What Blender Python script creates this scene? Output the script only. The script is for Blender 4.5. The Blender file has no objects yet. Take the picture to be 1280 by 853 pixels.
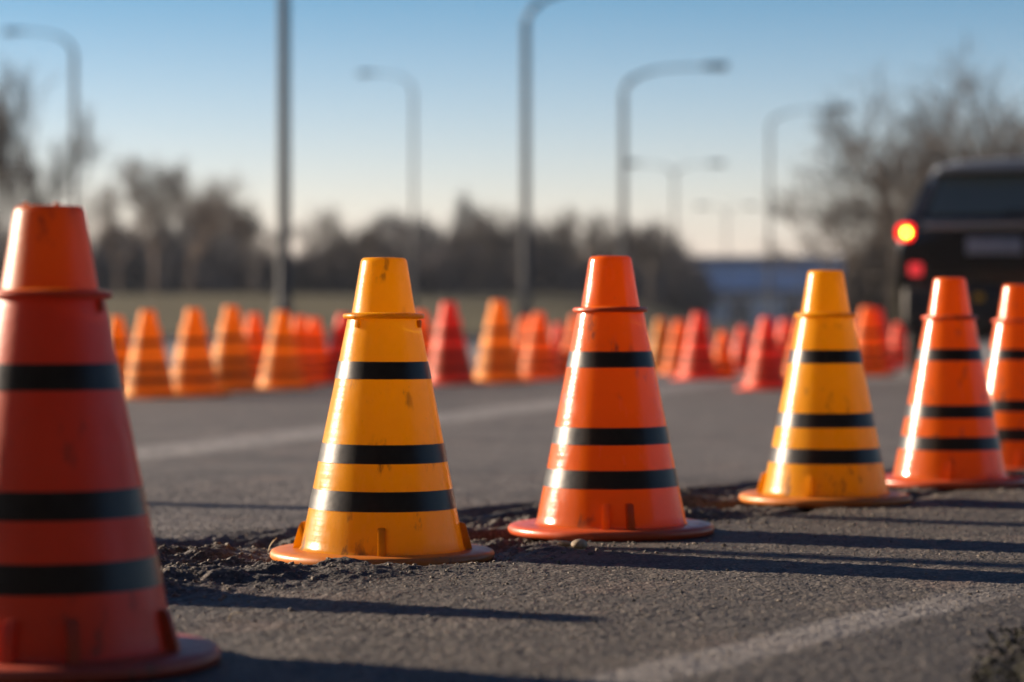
import bpy, bmesh, math, random
import numpy as np
from mathutils import Vector, Matrix
R = math.radians
PI = math.pi
sc = bpy.context.scene
col = sc.collection
random.seed(4)

# ------------------------------------------------------------------ camera maths (only used to read distances off the photograph)
CAMH, FPX, HOR = 0.54, 3200.0, 400.0
def spot(px, pybase):
    s = (pybase - HOR) / CAMH
    return (px - 640) / s, FPX / s, s
def at_depth(px, y):
    return (px - 640) * y / FPX

# ------------------------------------------------------------------ helpers
def mesh_obj(name, verts, faces, mat=None, parent=None, smooth=True, loc=None):
    me = bpy.data.meshes.new(name)
    me.from_pydata([tuple(v) for v in verts], [], [tuple(f) for f in faces])
    me.validate()
    me.update()
    if smooth:
        me.polygons.foreach_set('use_smooth', [True] * len(me.polygons))
    o = bpy.data.objects.new(name, me)
    col.objects.link(o)
    if mat: me.materials.append(mat)
    if parent: o.parent = parent
    if loc: o.location = loc
    return o

def bm_obj(name, bm, mat=None, parent=None, smooth=True, sharp=35):
    me = bpy.data.meshes.new(name)
    bmesh.ops.recalc_face_normals(bm, faces=bm.faces)
    if smooth:
        for f in bm.faces: f.smooth = True
        for e in bm.edges:
            if len(e.link_faces) == 2 and e.calc_face_angle(0) > R(sharp): e.smooth = False
    bm.to_mesh(me); bm.free()
    o = bpy.data.objects.new(name, me)
    col.objects.link(o)
    if mat: me.materials.append(mat)
    if parent: o.parent = parent
    return o

def thing(name, label, cat, loc=(0, 0, 0), rotz=0, group=None):
    o = bpy.data.objects.new(name, None)
    o.empty_display_size = 0.1
    col.objects.link(o)
    o.location = loc; o.rotation_euler = (0, 0, rotz)
    o['label'] = label; o['category'] = cat
    if group: o['group'] = group
    return o
def tag(o, label, cat, group=None):
    o['label'] = label; o['category'] = cat
    if group: o['group'] = group
    return o
def copy_tree(o, parent=None):
    c = o.copy(); col.objects.link(c)
    if parent: c.parent = parent
    for ch in list(o.children): copy_tree(ch, c)
    return c

def lathe(profile, seg=96):
    bm = bmesh.new()
    rings = []
    for r, z in profile:
        if r < 1e-6: rings.append([bm.verts.new((0, 0, z))])
        else: rings.append([bm.verts.new((r * math.cos(2 * PI * i / seg), r * math.sin(2 * PI * i / seg), z)) for i in range(seg)])
    for a, b in zip(rings, rings[1:]):
        for i in range(seg):
            j = (i + 1) % seg
            if len(a) == 1: bm.faces.new((a[0], b[i], b[j]))
            elif len(b) == 1: bm.faces.new((a[i], a[j], b[0]))
            else: bm.faces.new((a[i], a[j], b[j], b[i]))
    return bm

def box_bm(x0, x1, y0, y1, z0, z1, bev=0.0, bm=None, seg=2):
    own = bm is None
    t = bmesh.new()
    bmesh.ops.create_cube(t, size=1)
    for v in t.verts:
        v.co = Vector(((x0 + x1) / 2 + v.co.x * (x1 - x0), (y0 + y1) / 2 + v.co.y * (y1 - y0), (z0 + z1) / 2 + v.co.z * (z1 - z0)))
    if bev > 0: bmesh.ops.bevel(t, geom=list(t.edges), offset=bev, segments=seg, affect='EDGES', profile=.5)
    if own: return t
    me = bpy.data.meshes.new('tmp'); t.to_mesh(me); t.free(); bm.from_mesh(me); bpy.data.meshes.remove(me)
    return bm

def tube_geo(V, Fc, pts, rads, n=6, cap=True):
    """append a tapered tube along pts"""
    base = len(V)
    pts = [np.array(p, float) for p in pts]
    for i, p in enumerate(pts):
        t = pts[min(i + 1, len(pts) - 1)] - pts[max(i - 1, 0)]
        t = t / (np.linalg.norm(t) + 1e-9)
        a = np.cross(t, (0, 0, 1) if abs(t[2]) < .9 else (1, 0, 0)); a /= np.linalg.norm(a)
        b = np.cross(t, a)
        for k in range(n):
            an = 2 * PI * k / n
            V.append(p + rads[i] * (math.cos(an) * a + math.sin(an) * b))
    for i in range(len(pts) - 1):
        for k in range(n):
            k2 = (k + 1) % n
            Fc.append((base + i * n + k, base + i * n + k2, base + (i + 1) * n + k2, base + (i + 1) * n + k))
    if cap:
        Fc.append(tuple(base + k for k in range(n))[::-1])
        Fc.append(tuple(base + (len(pts) - 1) * n + k for k in range(n)))

def tube(name, pts, rads, mat, parent=None, n=12):
    V, Fc = [], []
    tube_geo(V, Fc, pts, rads, n)
    return mesh_obj(name, V, Fc, mat, parent)

# ------------------------------------------------------------------ numpy noise
_tab = {}
def vnoise(x, y, seed):
    N = 256
    if seed not in _tab: _tab[seed] = np.random.RandomState(seed).rand(N, N)
    g = _tab[seed]
    xi = np.floor(x).astype(int); yi = np.floor(y).astype(int)
    fx = x - xi; fy = y - yi
    fx = fx * fx * (3 - 2 * fx); fy = fy * fy * (3 - 2 * fy)
    a = g[xi % N, yi % N]; b = g[(xi + 1) % N, yi % N]; c = g[xi % N, (yi + 1) % N]; d = g[(xi + 1) % N, (yi + 1) % N]
    return (a * (1 - fx) + b * fx) * (1 - fy) + (c * (1 - fx) + d * fx) * fy - .5
def fbm(x, y, f, o, seed, gain=.5):
    r = 0; a = 1
    for i in range(o):
        r = r + a * vnoise(x * f + 13.7 * i, y * f + 7.1 * i, seed + i); a *= gain; f *= 2.03
    return r
def sstep(a, b, x):
    t = np.clip((x - a) / (b - a), 0, 1); return t * t * (3 - 2 * t)

# ------------------------------------------------------------------ materials
def new_mat(name):
    m = bpy.data.materials.new(name); m.use_nodes = True
    nt = m.node_tree
    return m, nt, nt.nodes['Principled BSDF'], nt.nodes['Material Output']
def N(nt, t, **kw):
    n = nt.nodes.new(t)
    for k, v in kw.items():
        if k in n.inputs: n.inputs[k].default_value = v
        else: setattr(n, k, v)
    return n
def ramp(nt, src, stops):
    r = nt.nodes.new('ShaderNodeValToRGB')
    e = r.color_ramp.elements
    while len(e) < len(stops): e.new(.5)
    for el, (p, c) in zip(e, stops):
        el.position = p; el.color = (c[0], c[1], c[2], 1) if hasattr(c, '__len__') else (c, c, c, 1)
    nt.links.new(src, r.inputs[0])
    return r
def mixc(nt, fac, a, b, mode='MIX'):
    m = nt.nodes.new('ShaderNodeMix'); m.data_type = 'RGBA'; m.blend_type = mode
    for s, v in ((0, fac), (6, a), (7, b)):
        if isinstance(v, bpy.types.NodeSocket): nt.links.new(v, m.inputs[s])
        elif hasattr(v, '__len__'): m.inputs[s].default_value = (v[0], v[1], v[2], 1)
        elif s == 0: m.inputs[s].default_value = v
        else: m.inputs[s].default_value = (v, v, v, 1)
    return m.outputs[2]
def mth(nt, op, a, b=None, c=None, clamp=False):
    m = nt.nodes.new('ShaderNodeMath'); m.operation = op; m.use_clamp = clamp
    for i, v in enumerate((a, b, c)):
        if v is None: continue
        if isinstance(v, bpy.types.NodeSocket): nt.links.new(v, m.inputs[i])
        else: m.inputs[i].default_value = v
    return m.outputs[0]
def simple(name, c, rough=.6, metal=0, spec=.5, noise=0, nscale=20, emis=None, es=0):
    m, nt, b, out = new_mat(name)
    b.inputs['Base Color'].default_value = (*c, 1)
    b.inputs['Roughness'].default_value = rough; b.inputs['Metallic'].default_value = metal
    b.inputs['Specular IOR Level'].default_value = spec
    if emis:
        b.inputs['Emission Color'].default_value = (*emis, 1); b.inputs['Emission Strength'].default_value = es
    if noise:
        tc = N(nt, 'ShaderNodeTexCoord'); no = N(nt, 'ShaderNodeTexNoise', Scale=nscale, Detail=5.0)
        nt.links.new(tc.outputs['Object'], no.inputs['Vector'])
        r = ramp(nt, no.outputs['Fac'], [(.3, [v * (1 - noise) for v in c]), (.7, [min(1, v * (1 + noise)) for v in c])])
        nt.links.new(r.outputs[0], b.inputs['Base Color'])
    return m

def plastic(name, c, dirt=.35, trans=.45, rough=.3, seed=0.0, dull=0.0, tcol=None):
    """thin moulded cone plastic: glossy skin, light passing through the shell, rings from moulding, scuffs and grime"""
    m, nt, b, out = new_mat(name)
    L = nt.links.new
    tc = N(nt, 'ShaderNodeTexCoord'); oi = N(nt, 'ShaderNodeObjectInfo')
    off = N(nt, 'ShaderNodeVectorMath', operation='ADD')
    L(tc.outputs['Object'], off.inputs[0])
    cmb = N(nt, 'ShaderNodeCombineXYZ'); 
    L(mth(nt, 'MULTIPLY', oi.outputs['Random'], 9.0), cmb.inputs[0]); cmb.inputs[1].default_value = seed; 
    L(cmb.outputs[0], off.inputs[1])
    co = off.outputs[0]
    n1 = N(nt, 'ShaderNodeTexNoise', Scale=9.0, Detail=4.0); L(co, n1.inputs['Vector'])
    base = ramp(nt, n1.outputs['Fac'], [(.3, [v * .86 for v in c]), (.7, [min(1, v * 1.06) for v in c])]).outputs[0]
    # scuffs: stretched vertically
    mp = N(nt, 'ShaderNodeMapping'); mp.inputs['Scale'].default_value = (1, 1, .35); L(co, mp.inputs[0])
    n2 = N(nt, 'ShaderNodeTexNoise', Scale=26.0, Detail=6.0, Roughness=.65); L(mp.outputs[0], n2.inputs['Vector'])
    sc1 = ramp(nt, n2.outputs['Fac'], [(.56, 0), (.66, 1)]).outputs[0]
    n3 = N(nt, 'ShaderNodeTexNoise', Scale=7.0, Detail=2.0); L(co, n3.inputs['Vector'])
    sc2 = ramp(nt, n3.outputs['Fac'], [(.50, 0), (.62, 1)]).outputs[0]
    f = mth(nt, 'MULTIPLY', mth(nt, 'MULTIPLY', sc1, sc2), dirt * 1.6, clamp=True)
    base = mixc(nt, f, base, (.10, .055, .03))
    # fine specks
    n4 = N(nt, 'ShaderNodeTexNoise', Scale=140.0, Detail=2.0); L(co, n4.inputs['Vector'])
    sp = ramp(nt, n4.outputs['Fac'], [(.70, 0), (.74, 1)]).outputs[0]
    base = mixc(nt, mth(nt, 'MULTIPLY', sp, dirt * .8, clamp=True), base, (.07, .045, .03))
    # grime splashed up from the road near the foot
    xyz = N(nt, 'ShaderNodeSeparateXYZ'); L(tc.outputs['Object'], xyz.inputs[0])
    n5 = N(nt, 'ShaderNodeTexNoise', Scale=18.0, Detail=5.0); L(co, n5.inputs['Vector'])
    gz = mth(nt, 'MULTIPLY', mth(nt, 'SUBTRACT', .13, xyz.outputs[2]), 5.0, clamp=True)
    gf = mth(nt, 'MULTIPLY', mth(nt, 'MULTIPLY', gz, n5.outputs['Fac']), dirt * 1.5, clamp=True)
    base = mixc(nt, gf, base, (.16, .09, .05))
    L(base, b.inputs['Base Color'])
    b.inputs['Specular IOR Level'].default_value = .5
    b.inputs['IOR'].default_value = 1.5
    rr = ramp(nt, n2.outputs['Fac'], [(.35, rough), (.75, rough + .2)]).outputs[0]
    L(rr, b.inputs['Roughness'])
    # moulding rings + tiny pebbling
    wv = N(nt, 'ShaderNodeTexNoise', Scale=1.0, Detail=3.0); mp2 = N(nt, 'ShaderNodeMapping'); mp2.inputs['Scale'].default_value = (1.5, 1.5, 90)
    L(tc.outputs['Object'], mp2.inputs[0]); L(mp2.outputs[0], wv.inputs['Vector'])
    n6 = N(nt, 'ShaderNodeTexNoise', Scale=60.0, Detail=3.0); L(co, n6.inputs['Vector'])
    h = mth(nt, 'ADD', mth(nt, 'MULTIPLY', wv.outputs['Fac'], .6), mth(nt, 'MULTIPLY', n6.outputs['Fac'], .5))
    bp = N(nt, 'ShaderNodeBump', Strength=.22, Distance=.004); L(h, bp.inputs['Height'])
    L(bp.outputs[0], b.inputs['Normal'])
    if name == 'yellow_plastic': b.inputs['Specular IOR Level'].default_value = .3
    tr = N(nt, 'ShaderNodeBsdfTranslucent')
    tcl = tcol or c
    tb = mixc(nt, f, tcl, (.05, .02, .01))
    L(tb, tr.inputs['Color'])
    mx = N(nt, 'ShaderNodeMixShader', Fac=trans)
    L(b.outputs[0], mx.inputs[1]); L(tr.outputs[0], mx.inputs[2])
    L(mx.outputs[0], out.inputs['Surface'])
    return m

M = {}
M['yellow'] = plastic('yellow_plastic', (.70, .31, .003), dirt=.5, trans=.43, rough=.22, tcol=(1, .60, .002))
M['yellow_base'] = plastic('yellow_foot_plastic', (.66, .19, .012), dirt=.6, trans=.05, rough=.35, seed=3)
M['orange'] = plastic('orange_plastic', (.62, .118, .003), dirt=.55, trans=.40, rough=.15, seed=5, tcol=(1, .33, .001))
M['orange_base'] = plastic('orange_foot_plastic', (.58, .075, .012), dirt=.4, trans=.05, rough=.28, seed=6)
M['red'] = plastic('red_plastic', (.50, .062, .016), dirt=.45, trans=.18, rough=.4, seed=8, tcol=(.95, .10, .02))
M['red_base'] = plastic('red_foot_plastic', (.42, .050, .022), dirt=.5, trans=.05, rough=.4, seed=9)
M['orange_cap'] = plastic('orange_cap_plastic', (.36, .088, .003), dirt=.7, trans=.30, rough=.35, seed=10, tcol=(1, .31, .002))

def tape():
    m, nt, b, out = new_mat('black_tape')
    L = nt.links.new
    tc = N(nt, 'ShaderNodeTexCoord')
    no = N(nt, 'ShaderNodeTexNoise', Scale=60.0, Detail=5.0); L(tc.outputs['Object'], no.inputs['Vector'])
    r = ramp(nt, no.outputs['Fac'], [(.3, (.013, .0115, .0105)), (.75, (.024, .021, .019))])
    L(r.outputs[0], b.inputs['Base Color'])
    b.inputs['Specular IOR Level'].default_value = .32
    rr = ramp(nt, no.outputs['Fac'], [(.3, .30), (.7, .38)]); L(rr.outputs[0], b.inputs['Roughness'])
    bp = N(nt, 'ShaderNodeBump', Strength=.15, Distance=.001); L(no.outputs['Fac'], bp.inputs['Height']); L(bp.outputs[0], b.inputs['Normal'])
    return m
M['tape'] = tape()

M['worn_tape'] = simple('worn_dark_tape', (.10, .034, .010), .75, spec=.2)
# line positions on the road (world metres)
EDGE_A, EDGE_B = Vector((.20, 3.88)), Vector((.95, 5.10))
LANE_A, LANE_B = Vector((-1.62, 10.6)), Vector((.45, 17.6))
def asphalt():
    m, nt, b, out = new_mat('asphalt')
    L = nt.links.new
    tc = N(nt, 'ShaderNodeTexCoord'); co = tc.outputs['Object']
    big = N(nt, 'ShaderNodeTexNoise', Scale=.55, Detail=5.0); L(co, big.inputs['Vector'])
    mid = N(nt, 'ShaderNodeTexNoise', Scale=7.0, Detail=6.0, Roughness=.6); L(co, mid.inputs['Vector'])
    vor = N(nt, 'ShaderNodeTexVoronoi', Scale=150.0); L(co, vor.inputs['Vector'])
    vor2 = N(nt, 'ShaderNodeTexVoronoi', Scale=80.0); L(co, vor2.inputs['Vector'])
    fine = N(nt, 'ShaderNodeTexNoise', Scale=240.0, Detail=3.0); L(co, fine.inputs['Vector'])
    c = ramp(nt, big.outputs['Fac'], [(.3, (.046, .041, .037)), (.7, (.076, .067, .059))]).outputs[0]
    c = mixc(nt, .55, c, ramp(nt, mid.outputs['Fac'], [(.3, (.032, .029, .026)), (.7, (.098, .086, .074))]).outputs[0])
    # aggregate: each stone its own grey
    sx = N(nt, 'ShaderNodeSeparateColor'); L(vor.outputs['Color'], sx.inputs[0])
    st = ramp(nt, sx.outputs[0], [(0, .35), (.6, .95), (.9, 1.5), (1, 3.0)]).outputs[0]
    c = mixc(nt, .75, c, st, 'MULTIPLY')
    # the far lane is paler and cooler than the near slab
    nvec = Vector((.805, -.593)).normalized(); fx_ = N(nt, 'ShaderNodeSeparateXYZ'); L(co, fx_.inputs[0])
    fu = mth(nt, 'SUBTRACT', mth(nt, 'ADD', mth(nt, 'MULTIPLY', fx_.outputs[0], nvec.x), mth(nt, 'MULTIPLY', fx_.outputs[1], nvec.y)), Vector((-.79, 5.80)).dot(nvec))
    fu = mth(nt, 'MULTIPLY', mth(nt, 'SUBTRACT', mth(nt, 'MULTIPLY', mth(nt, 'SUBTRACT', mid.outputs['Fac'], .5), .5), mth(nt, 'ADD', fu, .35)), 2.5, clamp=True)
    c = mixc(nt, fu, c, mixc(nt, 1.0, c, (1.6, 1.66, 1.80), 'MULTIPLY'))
    # tar patches
    pt = N(nt, 'ShaderNodeTexNoise', Scale=1.3, Detail=3.0, Distortion=.4); L(co, pt.inputs['Vector'])
    c = mixc(nt, mth(nt, 'MULTIPLY', ramp(nt, pt.outputs['Fac'], [(.52, 0), (.62, 1)]).outputs[0], .35), c, (.035, .034, .035))
    # smoother, darker lane on the near side of the edge line
    d_ = (EDGE_B - EDGE_A).normalized(); n_ = Vector((d_.y, -d_.x))
    sx_ = N(nt, 'ShaderNodeSeparateXYZ'); L(co, sx_.inputs[0])
    uu = mth(nt, 'SUBTRACT', mth(nt, 'ADD', mth(nt, 'MULTIPLY', sx_.outputs[0], n_.x), mth(nt, 'MULTIPLY', sx_.outputs[1], n_.y)), EDGE_A.dot(n_))
    uu = mth(nt, 'MULTIPLY', mth(nt, 'ADD', uu, mth(nt, 'MULTIPLY', mth(nt, 'SUBTRACT', mid.outputs['Fac'], .5), .25)), 9.0, clamp=True)
    c = mixc(nt, mth(nt, 'MULTIPLY', uu, .55), c, (.040, .037, .036))
    # pink-brown gravelly wear
    pk = N(nt, 'ShaderNodeTexNoise', Scale=2.7, Detail=6.0); L(co, pk.inputs['Vector'])
    c = mixc(nt, mth(nt, 'MULTIPLY', ramp(nt, pk.outputs['Fac'], [(.58, 0), (.72, 1)]).outputs[0], .35), c, (.16, .11, .09))
    # paler colour beyond the distant cones, painting in the grazing sky sheen
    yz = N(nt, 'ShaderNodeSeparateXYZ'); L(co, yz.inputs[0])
    far_sheen = mth(nt, 'MULTIPLY', mth(nt, 'SUBTRACT', mth(nt, 'ADD', yz.outputs[1], mth(nt, 'MULTIPLY', big.outputs['Fac'], 2.0)), 23.0), 1.2, clamp=True)
    c = mixc(nt, mth(nt, 'MULTIPLY', far_sheen, .85), c, ramp(nt, mid.outputs['Fac'], [(.3, (.17, .165, .16)), (.7, (.25, .24, .235))]).outputs[0])
    # painted lines, worn
    xyz = N(nt, 'ShaderNodeSeparateXYZ'); L(co, xyz.inputs[0])
    def line(A, B, w, amt, col3, c, t0=None, t1=None, wear=(.40, .62)):
        d = (B - A).normalized(); n = Vector((d.y, -d.x))
        u = mth(nt, 'ADD', mth(nt, 'MULTIPLY', xyz.outputs[0], n.x), mth(nt, 'MULTIPLY', xyz.outputs[1], n.y))
        u = mth(nt, 'SUBTRACT', u, A.dot(n))
        wob = mth(nt, 'MULTIPLY', mth(nt, 'SUBTRACT', mid.outputs['Fac'], .5), .08)
        u = mth(nt, 'ABSOLUTE', mth(nt, 'ADD', u, wob))
        f = mth(nt, 'SUBTRACT', 1.0, mth(nt, 'MULTIPLY', mth(nt, 'SUBTRACT', u, w * .75), 1 / (w * .5)), clamp=True)
        wr = N(nt, 'ShaderNodeTexNoise', Scale=22.0, Detail=8.0, Roughness=.7); L(co, wr.inputs['Vector'])
        wf = ramp(nt, wr.outputs['Fac'], [(wear[0], 0), (wear[1], 1)]).outputs[0]
        if t1 is not None:
            v = mth(nt, 'ADD', mth(nt, 'MULTIPLY', xyz.outputs[0], d.x), mth(nt, 'MULTIPLY', xyz.outputs[1], d.y))
            v = mth(nt, 'SUBTRACT', v, A.dot(d))
            f = mth(nt, 'MULTIPLY', f, mth(nt, 'SUBTRACT', 1.0, mth(nt, 'MULTIPLY', mth(nt, 'SUBTRACT', v, t1), 1.6), clamp=True))
        f = mth(nt, 'MULTIPLY', mth(nt, 'MULTIPLY', mth(nt, 'POWER', f, 1.0), wf), amt)
        return mixc(nt, f, c, col3)
    c = line(EDGE_A, EDGE_B, .062, .52, (.36, .35, .35), c, t1=1.05, wear=(.12, .80))
    c = line(LANE_A, LANE_B, .24, .50, (.52, .51, .51), c, wear=(.38, .66))
    c = line(LANE_A + Vector((-6.5, 0)), LANE_B + Vector((-6.5, 0)), .08, .7, (.5, .5, .5), c)
    L(c, b.inputs['Base Color'])
    b.inputs['Roughness'].default_value = .72
    b.inputs['Specular IOR Level'].default_value = .35
    h = mth(nt, 'ADD', mth(nt, 'MULTIPLY', vor.outputs['Distance'], -.5), mth(nt, 'MULTIPLY', fine.outputs['Fac'], .35))
    h = mth(nt, 'ADD', h, mth(nt, 'MULTIPLY', vor2.outputs['Distance'], -.5))
    bp = N(nt, 'ShaderNodeBump', Strength=.8, Distance=.0045); L(h, bp.inputs['Height'])
    bp2 = N(nt, 'ShaderNodeBump', Strength=.4, Distance=.03); L(mid.outputs['Fac'], bp2.inputs['Height']); L(bp.outputs[0], bp2.inputs['Normal'])
    L(bp2.outputs[0], b.inputs['Normal'])
    return m
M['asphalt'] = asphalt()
M['stone'] = simple('gravel_stone', (.14, .12, .10), .8, noise=.5, nscale=90)
M['pebble'] = simple('pale_pebble', (.33, .26, .18), .7, noise=.3, nscale=90)
M['dry'] = simple('dry_leaf', (.35, .27, .15), .7, noise=.3, nscale=40)
M['bark'] = simple('grey_brown_bark', (.075, .062, .054), .9, noise=.3, nscale=3)
M['bark_warm'] = simple('reddish_brown_bark', (.095, .066, .050), .9, noise=.3, nscale=3)
M['wood'] = simple('dark_scrub', (.080, .074, .080), .95, noise=.35, nscale=.4)
M['pole'] = simple('weathered_steel', (.030, .036, .045), .7, spec=.25, noise=.2, nscale=6)
M['lamp_lens'] = simple('lamp_glass', (.35, .36, .36), .2)
M['car'] = simple('black_car_paint', (.008, .008, .010), .12, spec=.5)
M['roof_sky_sheen'] = simple('sky_sheen_roof_paint', (.22, .25, .29), .35, spec=.7)  # pale colour paints in the sky reflection on a black roof
M['trim'] = simple('matt_black_trim', (.014, .014, .015), .6)
M['glass'] = simple('reflection_tint_glass', (.10, .13, .12), .08, spec=.7)  # base colour lightened to stand in for reflection and see-through light
M['chrome'] = simple('chrome_trim', (.45, .46, .50), .25, metal=1)
M['plate'] = simple('dull_number_plate', (.30, .30, .34), .5, noise=.15, nscale=8)
M['tyre'] = simple('tyre_rubber', (.015, .015, .015), .85)
M['rim'] = simple('alloy_rim', (.30, .30, .31), .35, metal=.9)
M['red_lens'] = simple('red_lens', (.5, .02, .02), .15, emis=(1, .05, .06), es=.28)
M['brake_on'] = simple('lit_brake_lens', (.5, .01, .005), .2, emis=(1, .010, .0), es=1.2)
M['brake_core'] = simple('lit_brake_bulb', (1, .3, .05), .2, emis=(1, .30, .02), es=20)
M['amber'] = simple('amber_lens', (.7, .35, .02), .2)
M['bwall'] = simple('pale_grey_cladding', (.48, .48, .50), .6, noise=.1, nscale=.5)
M['bblue'] = simple('blue_cladding', (.17, .33, .60), .5, noise=.15, nscale=.4)
M['bfascia'] = simple('dark_blue_fascia', (.05, .09, .19), .5)
M['bdark'] = simple('dark_glazing', (.05, .06, .075), .2)
M['mirror'] = M['trim']

def grassmat(name, c1, c2, scale):
    m, nt, b, out = new_mat(name)
    L = nt.links.new
    tc = N(nt, 'ShaderNodeTexCoord')
    n1 = N(nt, 'ShaderNodeTexNoise', Scale=scale, Detail=8.0, Roughness=.65); L(tc.outputs['Object'], n1.inputs['Vector'])
    L(ramp(nt, n1.outputs['Fac'], [(.3, c1), (.7, c2)]).outputs[0], b.inputs['Base Color'])
    b.inputs['Roughness'].default_value = .95; b.inputs['Specular IOR Level'].default_value = .1
    bp = N(nt, 'ShaderNodeBump', Strength=.6, Distance=.3); L(n1.outputs['Fac'], bp.inputs['Height']); L(bp.outputs[0], b.inputs['Normal'])
    return m
M['field'] = grassmat('winter_grass', (.060, .054, .032), (.11, .10, .058), .35)
M['verge'] = grassmat('dark_verge', (.018, .017, .015), (.040, .036, .028), .8)  # darker ground strip between kerb and bank
M['blade'] = simple('dry_grass_blade', (.10, .095, .055), .8, noise=.4, nscale=3)
M['moss'] = simple('mossy_weed', (.026, .026, .014), .9, noise=.5, nscale=60)

# ------------------------------------------------------------------ ground heights
CA = np.array([-.79, 5.80]); CD = np.array([.593, .805]); CD = CD / np.linalg.norm(CD); CN = np.array([CD[1], -CD[0]])
def ground_raw(X, Y):
    X = np.asarray(X, float); Y = np.asarray(Y, float)
    u = (X - CA[0]) * CN[0] + (Y - CA[1]) * CN[1]      # across the broken joint, + towards the camera
    t = (X - CA[0]) * CD[0] + (Y - CA[1]) * CD[1]      # along it
    uw = u + .10 * fbm(t, t * 0 + 3, 1.6, 3, 50) + .04 * fbm(X, Y, 6, 3, 51)
    fade = sstep(-5, -2.0, t) * (1 - sstep(9, 14, t))
    near = sstep(-.18, .02, uw)
    z = (near - 1) * .022                               # far lane sits a little lower than the near slab
    # crumbled strip
    ext = .22 * (1 - sstep(.3, 1.3, t))
    strip = sstep(-.62, -.25, uw) * (1 - sstep(.20 + ext, .60 + ext, uw))
    strip = strip * (0.85 + .2 * (1 - sstep(1.0, 2.2, t)))
    ridg = 1 - np.abs(fbm(t * .7, u * 3.2, 2.1, 5, 60)) * 3.2
    z = z + strip * (.040 * fbm(t * .8, u * 2.2, 2.3, 6, 70, .55) + .024 * (ridg - .55))
    # two wandering crevices
    for o, dpt, w, sd in ((-.20, .060, .080, 80), (.11, .046, .055, 83), (-.47, .034, .055, 87), (.40, .030, .035, 91)):
        c = u - o - .16 * fbm(t, t * 0 + sd, 1.3, 4, sd)
        z = z - dpt * np.exp(-(c / w) ** 4) * (.55 + 1.2 * np.clip(fbm(t, t * 0, 2.5, 2, sd + 1) + .45, 0, 1))
    # rubble grain
    mound = .020 * np.exp(-(((t - .25) / .40) ** 2 + ((u - .62) / .12) ** 2)) + .026 * np.exp(-(((t + .25) / .35) ** 2 + ((u - .50) / .12) ** 2))
    z = z + mound * (.8 + 1.2 * fbm(X, Y, 7, 3, 88))
    z = z + strip * .014 * fbm(X, Y, 20, 4, 90, .62)
    z = z * fade
    # gentle sag, small undulation and the grain of the surface itself near the camera
    z = z + .006 * fbm(X, Y, .9, 3, 95) + .0022 * fbm(X, Y, 9, 2, 97)
    g = (1 - sstep(8.5, 10.0, Y)) * (1 - sstep(2.6, 3.2, np.abs(X - .3)))
    z = z + g * .0030 * fbm(X, Y, 75, 2, 99, .7)
    return z
PADS = []
def ground_h(X, Y):
    z = ground_raw(X, Y)
    for cx_, cy_, cz_, r_ in PADS:      # rubble is pressed down where a cone stands and never rises above its foot just in front
        d = np.hypot(X - cx_, np.where(Y < cy_, (Y - cy_) * .75, Y - cy_))
        wgt = 1 - sstep(r_, r_ + .16, d)
        z = z - wgt * np.maximum(0, z - (cz_ - .003))
    return z
def pad(px, pyb, rr=.26):
    x, y, s = spot(px, pyb); a = np.linspace(0, 2 * PI, 60)
    b = np.concatenate([ground_raw(x + r * np.cos(a), y + r * np.sin(a)) for r in (.06, .12, .18, .22, rr)])
    PADS.append((x, y, float(np.quantile(b, .72)), rr))
for p_ in ((62, 828), (478, 689), (764, 665), (1032, 625), (1187, 604), (1272, 582)): pad(*p_)

def graded(lo, hi, step, outs_lo, outs_hi):
    a = list(np.arange(lo, hi + 1e-6, step))
    return np.array(sorted(outs_lo) + a + sorted(outs_hi))
def geo(start, end, first, k):
    r = []; s = first; v = start
    sg = 1 if end > start else -1
    while (end - v) * sg > s:
        v += s * sg; r.append(v); s *= k
    r.append(end); return r
XS = graded(-1.9, 2.5, .0048, geo(-1.9, -60, .02, 1.16), geo(2.5, 70, .02, 1.16))
YS = graded(3.3, 9.5, .0092, geo(3.3, -12, .03, 1.25), geo(9.5, 56, .03, 1.09))
gx, gy = np.meshgrid(XS, YS)
gz = ground_h(gx, gy)
nx, ny = len(XS), len(YS)
co = np.stack([gx, gy, gz], -1).reshape(-1, 3)
idx = np.arange(nx * ny).reshape(ny, nx)
q = np.stack([idx[:-1, :-1], idx[:-1, 1:], idx[1:, 1:], idx[1:, :-1]], -1).reshape(-1, 4)
me = bpy.data.meshes.new('road')
me.vertices.add(len(co)); me.vertices.foreach_set('co', co.ravel())
me.loops.add(q.size); me.loops.foreach_set('vertex_index', q.ravel().astype(np.int32))
me.polygons.add(len(q)); me.polygons.foreach_set('loop_start', np.arange(0, q.size, 4, dtype=np.int32))
me.polygons.foreach_set('use_smooth', np.ones(len(q), bool))
me.update(calc_edges=True)
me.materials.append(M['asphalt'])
road = bpy.data.objects.new('road', me); col.objects.link(road); road['kind'] = 'structure'

# wide ground with a low grassy bank on the left, flat to the right
def field_h(X, Y):
    b = 1.9 * sstep(75, 125, Y) * (1 - sstep(4, 13, X * 130 / np.maximum(Y, 60)))
    far = -.03 + 0 * X
    return -.12 + b + .25 * fbm(X, Y, .03, 3, 120) * sstep(60, 90, Y) * (1 - sstep(4, 13, X * 130 / np.maximum(Y, 60)))
def sheet(name, xs, ys, hf, mat):
    X, Y = np.meshgrid(xs, ys); Z = hf(X, Y)
    V = np.stack([X, Y, Z], -1).reshape(-1, 3); n = len(xs)
    F = [(j * n + i, j * n + i + 1, (j + 1) * n + i + 1, (j + 1) * n + i) for j in range(len(ys) - 1) for i in range(n - 1)]
    o = mesh_obj(name, V.tolist(), F, mat); o['kind'] = 'structure'; return o
fxs = np.concatenate([[-1500, -800, -400, -200], np.linspace(-120, 120, 70), [200, 400, 800, 1500]])
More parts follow.
